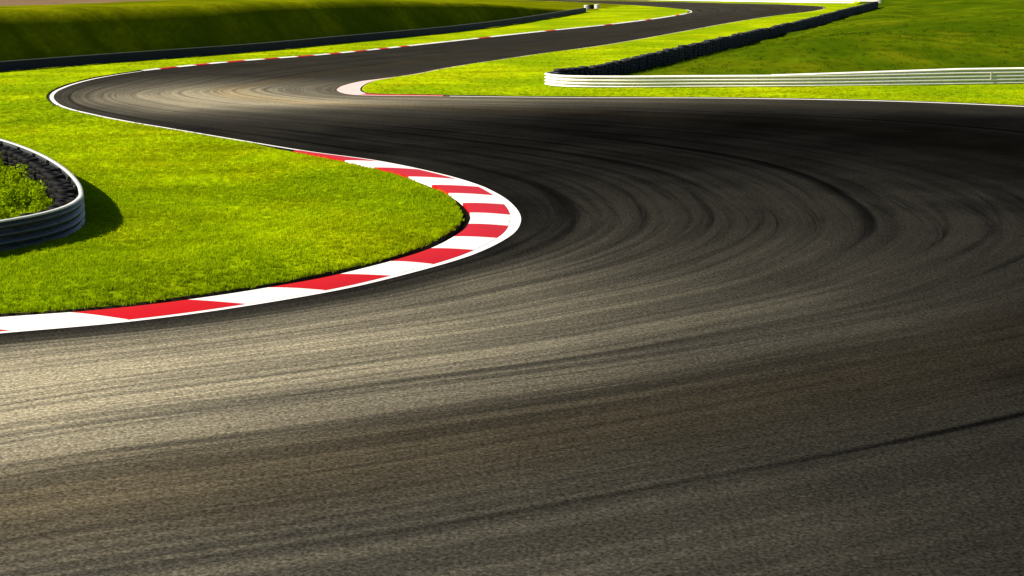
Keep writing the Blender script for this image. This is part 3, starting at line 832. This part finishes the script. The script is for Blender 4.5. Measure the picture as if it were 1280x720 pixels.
# near infield
m0 = (treg == 0) & (cx > -48) & (cx < 48) & (cy > 18) & (cy < 130) & (isoil == 0) & ((cy < 40) | (droad(np.stack([cx, cy], 1)) > .2)) & (np.abs(cx) < cy*.42)
T = tris[m0]; u, inv = np.unique(T, return_inverse=True); inv = inv.reshape(T.shape)
scatter('grass', tz[u], inv, cl, 75., .7, 1.25, 'short bright yellow green turf on the near infield', 1, weights=np.interp(Y[u], [20, 35, 58, 84, 130], [1, .8, .30, .03, .01]))
# ragged fringe along the near edges
m1 = (treg == 0) & (isoil == 0) & (droad(np.stack([cx, cy], 1)) < .26) & (cy < 44) & (cx < 3) & (np.abs(cx) < cy*.45)
T = tris[m1]; u, inv = np.unique(T, return_inverse=True); inv = inv.reshape(T.shape)
scatter('grass', tz[u], inv, clt, 90., .5, 1.1, 'ragged grass fringe overhanging the near kerb', 2, weights=np.ones(len(u)))
# right hillside
m2 = (treg == 2) & (cx < 85) & (cy < 200) & (cy > 80)
T = tris[m2]; u, inv = np.unique(T, return_inverse=True); inv = inv.reshape(T.shape)
scatter('grass', tz[u], inv, clh, 1.1, .5, .9, 'long rough grass over the right hillside', 3, weights=np.interp(Y[u], [85, 115, 150], [1, .3, 0]))

# ------------------------------------------------------------------ weeds in the loop
V = []; F = []
ctr = ground_pt(-20, 215)
cand = 0
loop_poly = np.concatenate([loop-nl*.95])
random.seed(3)
def leaf(p, s, V, F):
    nrm = Vector((random.gauss(0, 1), random.gauss(0, 1), random.gauss(.4, .8))).normalized()
    a_ = nrm.orthogonal().normalized(); a_.rotate(Matrix.Rotation(random.uniform(0, 6.28), 3, nrm)); b_ = nrm.cross(a_)
    b0 = len(V); V += [p-a_*s, p+b_*s*.42, p+a_*s, p-b_*s*.42]; F.append((b0, b0+1, b0+2, b0+3))
pl = 0
while pl < 330:
    x = random.uniform(-24, ctr[0]+9); y = random.uniform(32, 56)
    if not inside_poly(np.array([x]), np.array([y]), loop_poly)[0]: continue
    if x < -y*.42: continue
    pl += 1; h = random.uniform(.3, .75)*(1.15 if noise.noise(Vector((x*.5, y*.5, 0))) > 0 else .7); r = random.uniform(.16, .34)
    for _ in range(int(100*h/.5)):
        a_ = random.uniform(0, 6.28); zz = random.random()**.7; rr_ = r*math.sqrt(random.random())*(1.15-.6*zz)
        leaf(Vector((x+rr_*math.cos(a_), y+rr_*math.sin(a_), .03+h*zz)), random.uniform(.04, .085), V, F)
wd = mesh_obj('weeds', V, F, M['blade'])
tag(wd, 'leafy yellow green weeds filling the grey barrier loop', 'weeds', None, 'stuff')

# ------------------------------------------------------------------ light
SUN_EL, SUN_BACK = 36., -14.       # sun stands low to the left, a little towards the camera
az = R(SUN_BACK); el = R(SUN_EL)
dirv = Vector((-math.cos(az)*math.cos(el), math.sin(az)*math.cos(el), math.sin(el)))
sun = bpy.data.lights.new('sun', 'SUN'); sun.energy = 5.0; sun.angle = R(.6); sun.color = (1., .90, .74)
so = bpy.data.objects.new('sun', sun); COL.objects.link(so); so.rotation_euler = dirv.to_track_quat('Z', 'Y').to_euler(); so.location = (-60, -15, 60)
w = bpy.data.worlds.new('World'); S.world = w; w.use_nodes = True; nt = w.node_tree
bg = nt.nodes['Background']; sky = nt.nodes.new('ShaderNodeTexSky'); sky.sky_type = 'NISHITA'; sky.sun_disc = False; sky.air_density = .7; sky.dust_density = .3
sky.sun_elevation = el; sky.sun_rotation = math.atan2(dirv.x, dirv.y) % (2*math.pi)
nt.links.new(sky.outputs[0], bg.inputs[0]); bg.inputs[1].default_value = .05
S.view_settings.view_transform = 'Standard'; S.view_settings.look = 'None'; S.view_settings.exposure = 1.25; S.view_settings.gamma = 1
S.render.resolution_x = 1024; S.render.resolution_y = 576
S.render.engine = 'CYCLES'
